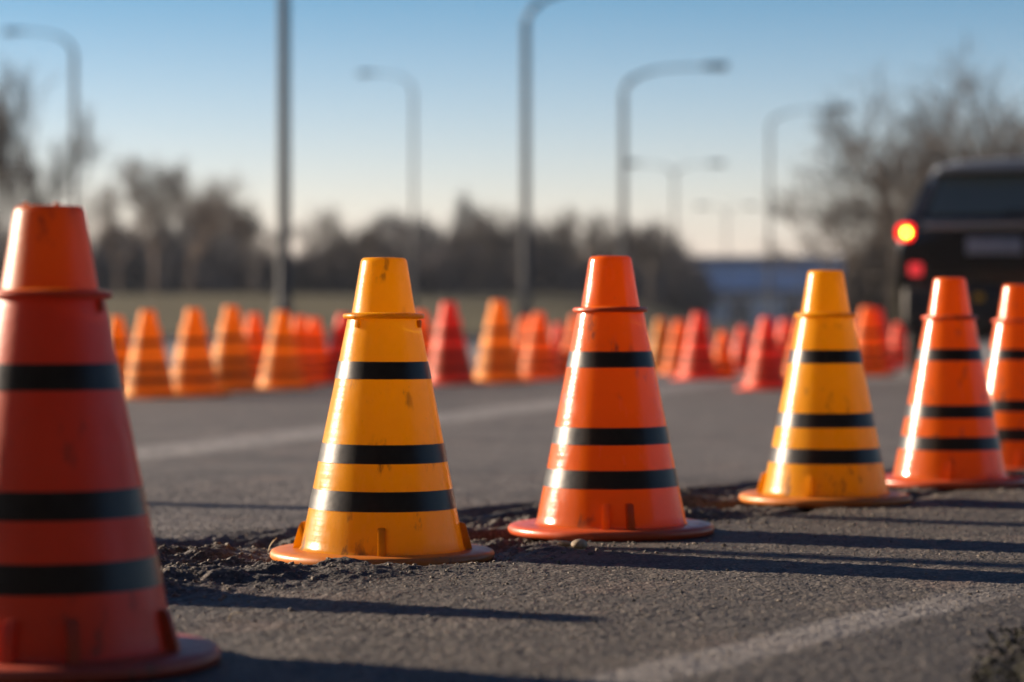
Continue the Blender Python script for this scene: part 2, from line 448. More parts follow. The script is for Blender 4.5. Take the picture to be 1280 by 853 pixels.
fys = np.concatenate([[-300, -100, -20], np.linspace(0, 240, 70), [320, 500, 900, 2000]])
sheet('grass_field', fxs, fys, field_h, M['field'])
def verge_h(X, Y): return np.maximum(field_h(X, Y) + .05, -.07)
sheet('verge', np.linspace(-70, 75, 60), np.linspace(55.9, 84, 20), verge_h, M['verge'])
M['lot'] = simple('lot_asphalt', (.16, .155, .15), .8, noise=.25, nscale=.6)
sheet('parking_lot', np.linspace(14, 78, 20), np.linspace(84.2, 196, 20), lambda X, Y: field_h(X, Y) + .05, M['lot'])

def kerb(x0, x1, y, name='kerb'):
    bm = box_bm(x0, x1, y, y + .2, -.1, .12, .02)
    o = bm_obj(name, bm, M['kerb']); o['kind'] = 'structure'; return o
M['kerb'] = simple('concrete_kerb', (.30, .29, .28), .8, noise=.2, nscale=3)
kerb(-60, 70, 56.0)

# ------------------------------------------------------------------ traffic cones
H0 = .70
def prof_body():
    z0, r0, z1, r1 = .024, .188, .560, .083
    p = [(.197, .0235), (.191, .029)]
    n = 30
    for i in range(n + 1):
        k = i / n; p.append((r0 + (r1 - r0) * k, .034 + (z1 - .034) * k))
    p += [(.081, .564)]
    return p
def rbody(z): return .188 + (.083 - .188) * (z - .034) / (.560 - .034)
BASE_P = [(.0, .002), (.18, .002), (.245, .0), (.255, .003), (.2595, .009), (.2595, .017), (.256, .0225), (.249, .0255), (.22, .0262), (.196, .0265), (.188, .026)]
COLLAR_P = [(.080, .5585), (.087, .5580), (.0922, .5592), (.0943, .5625), (.0938, .5672), (.0905, .5695), (.084, .5703), (.073, .5715)]
CAP_P = [(.0735, .5720), (.0728, .576), (.0705, .589), (.0620, .640), (.0545, .686), (.0530, .6925), (.0500, .6972), (.0455, .6990), (.030, .6998), (0.0001, .7000)]
def rib_bm(ang, h=.062, w=.018, out=.030):
    """upright fin at the foot of the cone wall, tapering upward"""
    bm = bmesh.new()
    pts = []
    for s in (-1, 1):
        for (r, z) in ((rbody(.026) - .006, .024), (rbody(.026) + out * .62, .024), (rbody(.026) + out * .50, .04), (rbody(h) + .010, h + .020), (rbody(h) + .004, h + .026), (rbody(h) - .012, h + .026)):
            pts.append(bm.verts.new((r, s * w / 2, z)))
    n = 6
    bm.faces.new(pts[:n]); bm.faces.new(pts[n:][::-1])
    for i in range(n): bm.faces.new((pts[i], pts[(i + 1) % n], pts[n + (i + 1) % n], pts[n + i]))
    bmesh.ops.recalc_face_normals(bm, faces=bm.faces)
    bmesh.ops.bevel(bm, geom=list(bm.edges), offset=.002, segments=2, affect='EDGES')
    bmesh.ops.rotate(bm, cent=(0, 0, 0), matrix=Matrix.Rotation(ang, 3, 'Z'), verts=bm.verts)
    return bm
STRIPES = ((.420, .460), (.229, .272), (.122, .167))
def make_cone(label, mbody, mbase, mcap, ribs, group, seg=96, mtape=None, stripes=STRIPES, nubs=False, tabs=()):
    t = thing('traffic_cone', label, 'traffic cone', group=group)
    bm_obj('base', lathe(BASE_P, seg), mbase, t, sharp=60)
    bm_obj('body', lathe(prof_body(), seg), mbody, t, sharp=60)
    bm = lathe(COLLAR_P, seg)
    for a in tabs:
        c, s = math.cos(R(a)), math.sin(R(a))
        tb = box_bm(.0845, .0925, -.006, .006, .538, .5555, .0012)
        bmesh.ops.rotate(tb, cent=(0, 0, 0), matrix=Matrix.Rotation(R(a), 3, 'Z'), verts=tb.verts)
        mm = bpy.data.meshes.new('tmp'); tb.to_mesh(mm); tb.free(); bm.from_mesh(mm); bpy.data.meshes.remove(mm)
    bm_obj('collar', bm, mbase if nubs is False and mbase is M['orange_base'] else mbody, t, sharp=60)
    cap = bm_obj('cap', lathe(CAP_P, seg), mcap, t, sharp=60)
    if nubs:
        for x, y in ((-.033, -.015), (.014, -.018)):
            nb = bmesh.new(); bmesh.ops.create_uvsphere(nb, u_segments=12, v_segments=8, radius=.0045)
            bmesh.ops.translate(nb, verts=nb.verts, vec=(x, y, .7005)); bm_obj('moulding_nub', nb, mcap, cap)
    for z0, z1 in stripes:
        d = .0011
        bm_obj('stripe', lathe([(rbody(z0) - .0003, z0), (rbody(z0) + d, z0 + .0003), (rbody(z1) + d, z1 - .0003), (rbody(z1) - .0003, z1)], seg), mtape or M['tape'], t, sharp=20)
    for a in ribs: bm_obj('foot_rib', rib_bm(R(a)), mbody, t)
    return t
def seat(x, y, rad=.25):
    a = np.linspace(0, 2 * PI, 60)
    best = []
    for r in (.06, .12, .18, .22, rad):
        best.append(ground_h(x + r * np.cos(a), y + r * np.sin(a)))
    b = np.concatenate(best)
    return float(np.quantile(b, .93)) - .001
def place(t, px, pyb, ytop, rz=0, tilt=(0, 0)):
    x, y, s = spot(px, pyb)
    z = seat(x, y, .25 * (pyb - ytop) / s / H0)
    k = (CAMH + (HOR - ytop) / s - z) / H0
    t.scale = (k, k, k)
    t.location = (x, y, z); t.rotation_euler = (R(tilt[0]), R(tilt[1]), rz)
    return t
FRONT = 'row of cones along the broken pavement edge'
BACKG = 'blurred cones far across the road'
cone_a = place(make_cone('large red-orange cone cut off by the left edge, nearest to the camera', M['red'], M['red_base'], M['orange_cap'], (-12, -98, -70, 170, 80), FRONT, seg=160, nubs=True, tabs=(-20,)), 62, 828, 257, 0)
cone_b = place(make_cone('yellow cone with scuffed cap, on the rubble right of the big red-orange cone', M['yellow'], M['yellow_base'], M['yellow'], (180, 0, -88, 90), FRONT, seg=144, tabs=(-130, -20)), 478, 689, 322, 0, (0, .3))
cone_c = place(make_cone('glossy orange cone between the two yellow cones', M['orange'], M['orange_base'], M['orange'], (-96, -78, 90), FRONT, seg=144), 764, 665, 320, 0, (0, -.2))
cone_d = place(make_cone('yellow cone standing between two orange cones, right of centre', M['yellow'], M['yellow_base'], M['yellow'], (-112, 175, 60), FRONT, seg=128), 1032, 625, 338, 0)
cone_e = place(make_cone('orange cone in front of the black car, just right of the second yellow cone', M['orange'], M['orange_base'], M['orange'], (-100, 80), FRONT, seg=96), 1187, 604, 347, 0)
cone_f = place(make_cone('orange cone cut off by the right edge of the picture', M['orange'], M['orange_base'], M['orange'], (-100, 80), FRONT, seg=96), 1272, 582, 356, 0)
# the row goes on past the left edge; only its shadow reaches the picture
cone_g = copy_tree(cone_b); cone_g['label'] = 'yellow cone standing outside the left edge, its shadow crossing the rubble'
cone_g.location = (-2.17, 5.63, .0); cone_g.scale = (1, 1, 1)

M['amberback2'] = plastic('yellow_back_plastic', (.60, .27, .003), dirt=.1, trans=.36, rough=.5, seed=14, tcol=(1, .38, .003))
M['orangeback'] = plastic('orange_back_plastic', (.85, .20, .004), dirt=.1, trans=.48, rough=.55, seed=15, tcol=(1, .32, .003))
proto = {
    'y': make_cone('x', M['amberback2'], M['amberback2'], M['amberback2'], (), BACKG, seg=48, mtape=M['worn_tape']),
    'o': make_cone('x', M['orangeback'], M['orangeback'], M['orangeback'], (), BACKG, seg=48, mtape=M['worn_tape']),
    'r': make_cone('x', None, None, None, (), BACKG, seg=48, mtape=M['worn_tape'])}
M['redback'] = plastic('bright_red_plastic', (.85, .085, .018), dirt=.1, trans=.36, rough=.5, seed=12, tcol=(1, .09, .03))
for ch in proto['r'].children:
    if ch.name.startswith('stripe'): continue
    ch.data.materials.clear(); ch.data.materials.append(M['redback'])
M['amberback'] = plastic('amber_plastic', (.85, .34, .004), dirt=.1, trans=.48, rough=.55, seed=13, tcol=(1, .42, .003))
proto['a'] = make_cone('x', M['amberback'], M['amberback'], M['amberback'], (), BACKG, seg=48, mtape=M['worn_tape'])
BG = [
 ('a', 147, 484, 396, 'distant yellow-orange cone just showing past the big red-orange cone'),
 ('a', 186, 494, 388, 'distant amber cone standing alone, second from the big left cone'),
 ('a', 242, 491, 386, 'distant amber cone left of the tight cluster of amber cones'),
 ('a', 289, 486, 383, 'distant amber cone, tallest and leftmost of the tight left cluster'),
 ('o', 319, 476, 392, 'distant orange cone further back inside the left cluster'),
 ('a', 352, 484, 389, 'distant amber cone in the middle of the left cluster, with a bright lit side'),
 ('o', 374, 480, 395, 'distant orange cone in the left cluster, second from its right end'),
 ('o', 394, 478, 398, 'distant orange cone at the right end of the left cluster'),
 ('r', 428, 478, 393, 'distant red cone partly behind the left side of the nearest yellow cone'),
 ('o', 525, 470, 389, 'distant orange cone peeping out right of the nearest yellow cone'),
 ('r', 563, 480, 378, 'distant bright red cone right of the nearest yellow cone'),
 ('a', 623, 478, 376, 'distant narrow amber cone midway between nearest yellow and orange cones'),
 ('o', 656, 470, 396, 'distant orange cone tucked behind the left side of another'),
 ('o', 673, 475, 391, 'distant orange cone overlapping a twin on its left, before the glossy orange cone'),
 ('r', 697, 462, 404, 'small distant red cone in the gap before the glossy orange cone'),
 ('o', 719, 470, 394, 'distant orange cone touching the left outline of the glossy orange cone'),
 ('y', 826, 466, 398, 'distant yellow cone just right of the glossy orange cone'),
 ('o', 848, 468, 400, 'distant orange cone close behind the left flank of a red one'),
 ('r', 873, 475, 391, 'distant red cone with a bright lit side, under the blue building'),
 ('o', 903, 474, 414, 'short distant orange cone right of the red cone under the blue building'),
 ('r', 927, 464, 408, 'small distant red cone between a short orange cone and a taller red cone'),
 ('r', 957, 487, 397, 'distant red cone nearest to the second yellow cone, reaching lowest on the road'),
 ('r', 981, 470, 399, 'distant red cone half behind its brighter red neighbour'),
 ('o', 1003, 474, 394, 'distant orange cone hidden behind the left side of the second yellow cone'),
 ('o', 1084, 470, 384, 'distant orange cone right of the second yellow cone'),
 ('r', 1097, 464, 386, 'distant red cone overlapping the orange one beside the car'),
 ('r', 1123, 458, 404, 'small distant red cone beside the rear of the black car'),
]
used = set()
for kd, px, pb, pt, lab in BG:
    o = proto[kd] if kd not in used else copy_tree(proto[kd])
    used.add(kd)
    o['label'] = lab
    place(o, px, pb, pt, random.uniform(0, 6), (random.uniform(-1.2, 1.2), random.uniform(-1.2, 1.2)))
    o.scale = (o.scale[0] * 1.12, o.scale[0] * 1.12, o.scale[2])

# ------------------------------------------------------------------ loose gravel (stuff), pebbles, leaves
def stone_geo(V, F, x, y, z, r):
    b = len(V)
    ph = (1 + 5 ** .5) / 2
    ico = [(-1, ph, 0), (1, ph, 0), (-1, -ph, 0), (1, -ph, 0), (0, -1, ph), (0, 1, ph), (0, -1, -ph), (0, 1, -ph), (ph, 0, -1), (ph, 0, 1), (-ph, 0, -1), (-ph, 0, 1)]
    fs = [(0, 11, 5), (0, 5, 1), (0, 1, 7), (0, 7, 10), (0, 10, 11), (1, 5, 9), (5, 11, 4), (11, 10, 2), (10, 7, 6), (7, 1, 8), (3, 9, 4), (3, 4, 2), (3, 2, 6), (3, 6, 8), (3, 8, 9), (4, 9, 5), (2, 4, 11), (6, 2, 10), (8, 6, 7), (9, 8, 1)]
    a = random.uniform(0, 6.3); ca, sa = math.cos(a), math.sin(a)
    sx, sy, sz = random.uniform(.7, 1.4), random.uniform(.6, 1.1), random.uniform(.45, .8)
    for p in ico:
        j = random.uniform(.75, 1.2) * r / 1.9
        px, py, pz = p[0] * j * sx, p[1] * j * sy, p[2] * j * sz
        V.append((x + ca * px - sa * py, y + sa * px + ca * py, z + pz))
    F += [tuple(b + i for i in f) for f in fs]
rs = random.Random(11)
pts = []
for _ in range(9000):
    t = rs.uniform(-2.2, 4.0); u = rs.gauss(.16, .26)
    x = CA[0] + CD[0] * t + CN[0] * u; y = CA[1] + CD[1] * t + CN[1] * u
    pts.append((x, y, min(.011, .0022 + abs(rs.gauss(0, .0022)))))
for _ in range(5000):
    x = rs.uniform(-1.3, 2.3); y = rs.uniform(3.7, 7.5)
    pts.append((x, y, .0016 + abs(rs.gauss(0, .0010))))
P = np.array(pts); hz = ground_h(P[:, 0], P[:, 1])
V, F = [], []
for (x, y, r), z in zip(pts, hz): stone_geo(V, F, x, y, z + r * .25, r)
gr = mesh_obj('gravel', V, F, M['stone'], smooth=False); gr['kind'] = 'stuff'
tag(gr, 'loose grit and broken asphalt crumbs scattered around the cracked strip', 'gravel')

def pebble(px, py, r, lab):
    x, y, s = spot(px, py)
    V, F = [], []
    stone_geo(V, F, 0, 0, 0, r)
    o = mesh_obj('pebble', V, F, M['pebble'], smooth=True, loc=(x, y, float(ground_h(x, y)) + r * .35))
    sm = o.modifiers.new('s', 'SUBSURF'); sm.levels = 2; sm.render_levels = 2
    tag(o, lab, 'pebble', 'pale pebbles in front of the glossy orange cone')
pebble(706, 686, .017, 'pale pebble just in front of the glossy orange cone, left one of the pair')
pebble(724, 688, .026, 'flat tan pebble just in front of the glossy orange cone, right one of the pair')
pebble(440, 716, .013, 'small light pebble on the rubble ridge before the nearest yellow cone')

def leaf(px, py, L, w, yaw, lean, lab, name='dry_leaf', cat='leaf'):
    x, y, s = spot(px, py)
    V, F = [], []
    n = 8
    for i in range(n + 1):
        k = i / n
        ww = w * math.sin(PI * min(.98, max(.04, k))) ** .7
        fx = math.sin(lean * k) * L * k; fz = math.cos(lean * k) * L * k
        for sg in (-1, 0, 1):
            V.append((fx * math.cos(yaw) - sg * ww * math.sin(yaw), fx * math.sin(yaw) + sg * ww * math.cos(yaw), fz + (0 if sg else -w * .2)))
    for i in range(n):
        for j in range(2): F.append((3 * i + j, 3 * i + j + 1, 3 * i + j + 4, 3 * i + j + 3))
    o = mesh_obj(name, V, F, M['dry'], loc=(x, y, float(ground_h(x, y)) - .002))
    md = o.modifiers.new('s', 'SOLIDIFY'); md.thickness = .0008
    tag(o, lab, cat)
leaf(335, 684, .045, .004, R(10), .5, 'dry grass blade sticking up left of the nearest yellow cone base', 'straw', 'straw')
leaf(286, 775, .035, .003, R(-20), 1.25, 'pale straw lying on the grit right of the big red-orange cone', 'straw', 'straw')

# weeds in the lower right corner
V, F = [], []
for _ in range(1100):
    px = rs.uniform(1215, 1330); py = rs.uniform(785, 900)
    if (px - 1205) / 125 + (py - 775) / 125 < .55 + rs.uniform(-.2, .2): continue
    x, y, s = spot(px, py)
    z = float(ground_h(x, y)); L_ = rs.uniform(.003, .012); a = rs.uniform(0, 6.3); w = rs.uniform(.002, .005)
    b = len(V)
    dx, dy = math.cos(a), math.sin(a)
    V += [(x - w * dy, y + w * dx, z), (x + w * dy, y - w * dx, z), (x + dx * L_ + w * dy * .6, y + dy * L_ - w * dx * .6, z + L_ * .7), (x + dx * L_ - w * dy * .6, y + dy * L_ + w * dx * .6, z + L_ * .7)]
    F.append((b, b + 1, b + 2, b + 3))
wd = mesh_obj('weeds', V, F, M['moss'], smooth=False); wd['kind'] = 'stuff'
tag(wd, 'low mossy weeds on the asphalt in the lower right corner', 'weeds')

# ------------------------------------------------------------------ street lamps
def street_lamp(px, y, ztop, arms, label, rad=.11, head=1.0, reach=2.6, rise=.9, base_px=None):
    x = at_depth(px, y)
    z0 = float(field_h(np.array(x), np.array(y))) if y > 56 else 0.0
    t = thing('street_lamp', label, 'street lamp', (x, y, z0), 0, 'street lamps beyond the road')
    h = ztop - z0
    tube('pole', [(0, 0, -.1), (0, 0, .9), (0, 0, .95), (0, 0, h - rise * .8)], [rad * 1.35, rad * 1.35, rad, rad * .8], M['pole'], t, 16)
    for sg in arms:
        pts = []
        for i in range(13):
            k = i / 12
            pts.append((sg * reach * (k ** 1.6), 0, h - rise * .82 + rise * .82 * (1 - (1 - k) ** 2.4)))
        tube('arm', pts, [(.6 + .4 * head) * rad * (.75 if i < 4 else .5 if i < 7 else .32) for i in range(13)], M['pole'], t, 10)
        bm = box_bm(0, 1.0, -.2, .2, -.14, .14, .06, seg=3)
        for v in bm.verts:
            if v.co.x < .3: v.co.y *= .6; v.co.z *= .7
            v.co.z *= head; v.co.y *= head; v.co.x *= (.5 + .5 * head)
            v.co.x = sg * (v.co.x + reach - .08); v.co.z += h + .02
        hd = bm_obj('lamp_head', bm, M['pole'], t)
        lb = box_bm(.30, .78, -.12, .12, -.125, -.09, .01)
        for v in lb.verts: v.co.x = sg * (v.co.x + reach - .08); v.co.z += h + .02
        bm_obj('lens', lb, M['lamp_lens'], hd)
    return t
def zt(py, y): return CAMH + (HOR - py) * y / FPX
street_lamp(93, 86, zt(40, 86), (-1,), 'faint lamp post at the far left with its arm pointing left', reach=1.7, rad=.11, head=.45)
street_lamp(355, 56.8, zt(-70, 56.8), (1,), 'darkest and thickest lamp post, running out of the top of the picture', rad=.15)
street_lamp(517, 100, zt(92, 100), (-1,), 'pale lamp post above the nearest yellow cone with its arm pointing left', reach=1.5, rad=.075, head=.45)
street_lamp(657, 76, zt(-14, 76), (1,), 'tall lamp post left of the glossy orange cone, its arm leaving the top', rad=.14, rise=1.3)
street_lamp(779, 101, zt(84, 101), (1,), 'lamp post above the glossy orange cone, its long arm curving right to a dark head', rad=.14, reach=3.2, rise=1.2)
street_lamp(843, 160, zt(205, 160), (-1, 1), 'lamp post with two heads, the nearer of the two-headed posts', reach=2.2, rad=.09)
street_lamp(962, 122, zt(137, 122), (1,), 'pale lamp post left of the second yellow cone top, arm and head to the right', rad=.09, reach=2.9)
street_lamp(908, 215, zt(258, 215), (-1, 1), 'tiny faint lamp post with two heads farthest away above the blue building', reach=1.6, rad=.08)
# two plain posts left of the picture: their thin shadows cross the road
def sign_post(x, y, h, label):
    t = thing('bollard_lamp', label, 'lamp post', (x, y, 0))
    tube('pole', [(0, 0, -.05), (0, 0, .5), (0, 0, .52), (0, 0, h)], [.085, .085, .07, .06], M['pole'], t, 16)
    bm = lathe([(.001, h + .28), (.12, h + .26), (.17, h + .20), (.16, h + .02), (.07, h), (.001, h)], 24)
    bm_obj('lamp_shade', bm, M['lamp_lens'], t)
sign_post(-7.25, 9.36, 4.4, 'slim lamp post outside the left edge whose thin shadow crosses the near pavement')
sign_post(-8.6, 11.2, 4.0, 'slim lamp post outside the left edge whose shadow crosses the far lane')

# ------------------------------------------------------------------ bare trees
def bare_tree(seed, h, spread=.5, trunk_r=.16, levels=5, fork=.25, up=.35, lean=0, tw=.011):
    rd = random.Random(seed)
    TV, TF, CV, CF = [], [], [], []
    def rv(s): return np.array([rd.gauss(0, s), rd.gauss(0, s), rd.gauss(0, s)])
    def grow(p, d, L, r, lev):
        n = 4 if lev < 3 else 3
        pts = [p]; dd = d.copy()
        for i in range(n):
            dd = dd + rv(.10 + .03 * lev) + np.array([0, 0, up * .12]); dd /= np.linalg.norm(dd)
            pts.append(pts[-1] + dd * L / n)
        r1 = r * .62
        tube_geo(CV, CF, pts, [r + (r1 - r) * i / n for i in range(n + 1)], 5 if lev < 3 else 3, cap=False)
        if lev >= levels: return
        kids = rd.randint(3, 4) if lev < 3 else rd.randint(4, 6)
        for k in range(kids):
            f = rd.uniform(.35, 1) if k else 1.0
            i = min(n - 1, int(f * n)); q_ = pts[i] + (pts[i + 1] - pts[i]) * (f * n - i)
            nd = dd + rv(spread) ; nd[2] += up * .4; nd /= np.linalg.norm(nd)
            grow(q_, nd, L * rd.uniform(.58, .82), max(tw, r1 * rd.uniform(.55, .8)), lev + 1)
    th = h * fork
    tp = [np.array([0, 0, -.3]), np.array([0, 0, th * .3]), np.array([lean * .3, 0, th * .7]), np.array([lean * .6, 0, th])]
    tube_geo(TV, TF, tp, [trunk_r * 1.5, trunk_r * 1.1, trunk_r, trunk_r * .85], 10)
    for k in range(rd.randint(4, 5)):
        a = rd.uniform(0, 6.3); sp = rd.uniform(.15, .75)
        d = np.array([math.cos(a) * sp + lean * .1, math.sin(a) * sp, 1.0]); d /= np.linalg.norm(d)
        grow(tp[-1] - np.array([0, 0, rd.uniform(0, .25) * th]), d, h * rd.uniform(.27, .36), trunk_r * .6, 1)
    z = max(v[2] for v in CV); k = h / z
    CV = [(v[0] * k, v[1] * k, v[2] * k) for v in CV]; TV = [(v[0] * k, v[1] * k, v[2] * k) for v in TV]
    return TV, TF, CV, CF
def tree(px, y, ptop, seed, mat, label, base=None, group='bare trees beyond the road', **kw):
    x = at_depth(px, y); z0 = float(field_h(np.array(x), np.array(y)))
    h = zt(ptop, y) - z0
    TV, TF, CV, CF = bare_tree(seed, h, **kw)
    t = thing('bare_tree', label, 'tree', (x, y, z0), 0, group)
    mesh_obj('trunk', TV, TF, mat, t); mesh_obj('crown', CV, CF, mat, t)
    return t
tree(12, 80, 62, 1, M['bark'], 'tall bare tree at the left edge, with upright thin branches', spread=.28, up=.9, trunk_r=.13)
tree(48, 84, 128, 2, M['bark'], 'slimmer bare tree between the left edge and the faint lamp post', spread=.28, up=.9, trunk_r=.10)
tree(150, 122, 212, 3, M['bark_warm'], 'grey-brown bare tree right of the big cone cap, left of its clump', spread=.45, trunk_r=.13)
tree(196, 118, 184, 4, M['bark_warm'], 'tallest reddish-brown bare tree of the clump right of the big cone cap', spread=.42, trunk_r=.17)
tree(240, 124, 205, 5, M['bark_warm'], 'rounded brown bare tree at the right of the left-hand clump', spread=.5, trunk_r=.13)
tree(317, 135, 246, 6, M['bark'], 'small bare tree close left of the thickest lamp post', spread=.4, trunk_r=.10)
tree(400, 138, 248, 7, M['bark'], 'thin see-through bare tree just right of the thickest lamp post', spread=.45, trunk_r=.07)
tree(480, 140, 262, 8, M['bark'], 'low wide bare tree behind the cap of the nearest yellow cone', spread=.55, trunk_r=.10)
tree(612, 140, 246, 9, M['bark'], 'bare tree left of the tall lamp post above the red distant cone', spread=.5, trunk_r=.09)
tree(700, 140, 258, 10, M['bark'], 'narrow bare tree right of the tall lamp post', spread=.4, trunk_r=.09)
tree(756, 120, 252, 11, M['bark'], 'bare tree against the left of the long-armed lamp post', spread=.45, trunk_r=.12)
tree(815, 122, 262, 12, M['bark'], 'bare tree right of the long-armed lamp post', spread=.45, trunk_r=.12)
tree(1150, 58, 60, 13, M['bark'], 'large spreading bare tree rising behind the left of the black car', tw=.010, spread=.52, up=.25, trunk_r=.20, fork=.22)
tree(1266, 54, 35, 14, M['bark'], 'large bare tree at the right edge behind the roof of the black car', tw=.010, spread=.50, up=.25, trunk_r=.20, fork=.22)
tree(1200, 62, 110, 21, M['bark'], 'bare tree directly behind the roof of the black car', tw=.009, spread=.5, trunk_r=.14)
tree(1050, 66, 205, 15, M['bark'], 'lower bushy bare tree left of the black car beside the blue building', spread=.55, trunk_r=.10)

# dark mass of wood behind the bank : nobody could count it
rs2 = np.random.RandomState(5)
V, F = [], []
def mass(px, y, ptop, width_px, n, seed):
    x = at_depth(px, y); z0 = float(field_h(np.array(x), np.array(y))); h = zt(ptop, y) - z0; w = width_px * y / FPX
    for _ in range(n):
        k = rs2.rand() ** .8
        a = rs2.rand() * 6.283; rr = w * math.sqrt(rs2.rand()) * math.sqrt(max(0, 1 - k ** 2.2)) 
        bx, by, bz = x + rr * math.cos(a), y + rr * .8 * math.sin(a), z0 + h * k * .97 - .2
        L_ = rs2.uniform(.25, .8) * (1 + .8 * k); ww = rs2.uniform(.03, .14) * (1.1 - .8 * k)
        d = np.array([rs2.normal(0, .35), rs2.normal(0, .35), 1]); d /= np.linalg.norm(d)
        s_ = np.array([math.cos(a * 3), math.sin(a * 3), 0]) * ww
        p = np.array([bx, by, bz]); b = len(V)
        V.extend([p - s_, p + s_, p + d * L_ + s_ * .3, p + d * L_ - s_ * .3]); F.append((b, b + 1, b + 2, b + 3))
prof = [(-300, 285), (-120, 270), (0, 290), (90, 320), (130, 300), (170, 285), (215, 275), (250, 268), (280, 262), (305, 285), (330, 318), (350, 325), (385, 322), (410, 305), (440, 300), (470, 280), (500, 276), (530, 295), (565, 282), (590, 268), (615, 290), (640, 288), (675, 285), (705, 300), (735, 318), (765, 295), (790, 285), (820, 300), (850, 318), (872, 335)]
xsP = np.arange(-420, 872, 13)
for i, px in enumerate(xsP):
    tp = np.interp(px, [p[0] for p in prof], [p[1] for p in prof]) + rs2.normal(0, 12)
    mass(px, 146 + rs2.uniform(-7, 12), tp, rs2.uniform(18, 32), 330, i)
for px in np.arange(-420, 880, 10): mass(px, 150 + rs2.uniform(-6, 6), 334 + rs2.normal(0, 7), 30, 380, 0)
for px in np.arange(-1700, -420, 22): mass(px, 150 + rs2.uniform(-7, 9), 300 + rs2.normal(0, 14), 40, 420, 0)
wood = mesh_obj('wood', V, F, M['wood'], smooth=False); wood['kind'] = 'stuff'
tag(wood, 'dark leafless scrub wood along the top of the grassy bank', 'wood')

def shrub(px, y, ptop, wpx, n, mat, label, name='shrub', cat='shrub', grp=None):
    V0 = len(V)
    x = at_depth(px, y); z0 = float(field_h(np.array(x), np.array(y))) if y > 56 else 0
    h = zt(ptop, y) - z0; w = wpx * y / FPX
    vv, ff, tv, tf = [], [], [], []
    for _ in range(n):
        k = rs2.rand(); a = rs2.rand() * 6.283; rr = w * math.sqrt(rs2.rand()) * math.sqrt(max(.0, 1 - k ** 2.5))
        p = np.array([rr * math.cos(a), rr * math.sin(a), h * k * .95]); d = np.array([rs2.normal(0, .5), rs2.normal(0, .5), 1]); d /= np.linalg.norm(d)
        L_ = h * rs2.uniform(.06, .16); s_ = np.array([math.cos(a * 5), math.sin(a * 5), 0]) * h * rs2.uniform(.006, .02)
        b = len(vv); vv.extend([p - s_, p + s_, p + d * L_ + s_ * .3, p + d * L_ - s_ * .3]); ff.append((b, b + 1, b + 2, b + 3))
    for k in range(7):
        a = rs2.rand() * 6.283; tube_geo(tv, tf, [(0, 0, -.05), (math.cos(a) * w * .25, math.sin(a) * w * .25, h * .4), (math.cos(a) * w * .6, math.sin(a) * w * .6, h * .75)], [.03 * h / 2, .02 * h / 2, .008 * h / 2], 5)
    t = thing(name, label, cat, (x, y, z0), 0, grp)
    mesh_obj('foliage', vv, ff, mat, t, smooth=False); mesh_obj('stems', tv, tf, mat, t)
M['shrubm'] = simple('brown_twig_shrub', (.085, .072, .064), .95, noise=.3, nscale=1.5)
shrub(1098, 72, 296, 30, 3500, M['shrubm'], 'brown twiggy shrub between the blue building and the car', grp='brown shrubs left of the car')
shrub(1068, 74, 318, 22, 2200, M['shrubm'], 'lower brown twiggy shrub right of the blue building', grp='brown shrubs left of the car')
shrub(1128, 70, 306, 22, 2200, M['shrubm'], 'brown twiggy shrub hidden partly by the car corner', grp='brown shrubs left of the car')
shrub(1127, 33, 352, 9, 900, M['blade'], 'pale clump of tall dry grass beside the left rear of the car', name='grass_clump', cat='grass clump')

# ------------------------------------------------------------------ blue building
by = 205; bx0, bx1 = at_depth(832, by), at_depth(1085, by)
t = thing('low_building', 'long low building with blue upper cladding beyond the lot', 'building', ((bx0 + bx1) / 2, by, -.1))
W = (bx1 - bx0) / 2
bm_obj('wall', box_bm(-W, W, 0, 16, 0, 2.4, 0), M['bwall'], t, smooth=False)
bm_obj('window_band', box_bm(-W + .3, W - .3, -.05, 15.9, 2.4, 3.05, 0), M['bdark'], t, smooth=False)
bm_obj('upper_wall', box_bm(-W, W, -.1, 16, 3.05, 5.1, 0), M['bblue'], t, smooth=False)
bm_obj('roof', box_bm(-W - .4, W + .4, -.5, 16.4, 5.1, 5.75, .05), M['bfascia'], t, smooth=False)
for k in range(4):
    xx = -W + 1.6 + k * (2 * W - 3.2) / 3
    d = bm_obj('door', box_bm(xx - .9, xx + .9, -.12, .02, 0.02, 2.2, .02), M['bdark'], t, smooth=False)
    bm_obj('frame', box_bm(xx - 1.0, xx + 1.0, -.06, -.01, 2.2, 2.3, 0), M['bfascia'], d, smooth=False)

# unseen dark block added behind the camera to cut sky light on the cones
M['blocker_wall'] = simple('dark_blocker_brown', (.028, .024, .022), .9, spec=.1, noise=.2, nscale=.6)
t = thing('sky_blocker', 'unseen dark block added behind the camera to hold off skylight', 'building', (4, -8, 0))
bm_obj('wall', box_bm(-34, 34, -20, 0, -.2, 15, 0), M['blocker_wall'], t, smooth=False)
bm_obj('roof', box_bm(-34.4, 34.4, -20.4, .4, 15, 15.5, .05), M['bfascia'], t, smooth=False)
for k in range(5):  # door panels on the added block
    d = bm_obj('door', box_bm(-26 + 12 * k, -22 + 12 * k, -.02, .06, 0.03, 4.2, .02), M['bdark'], t, smooth=False)

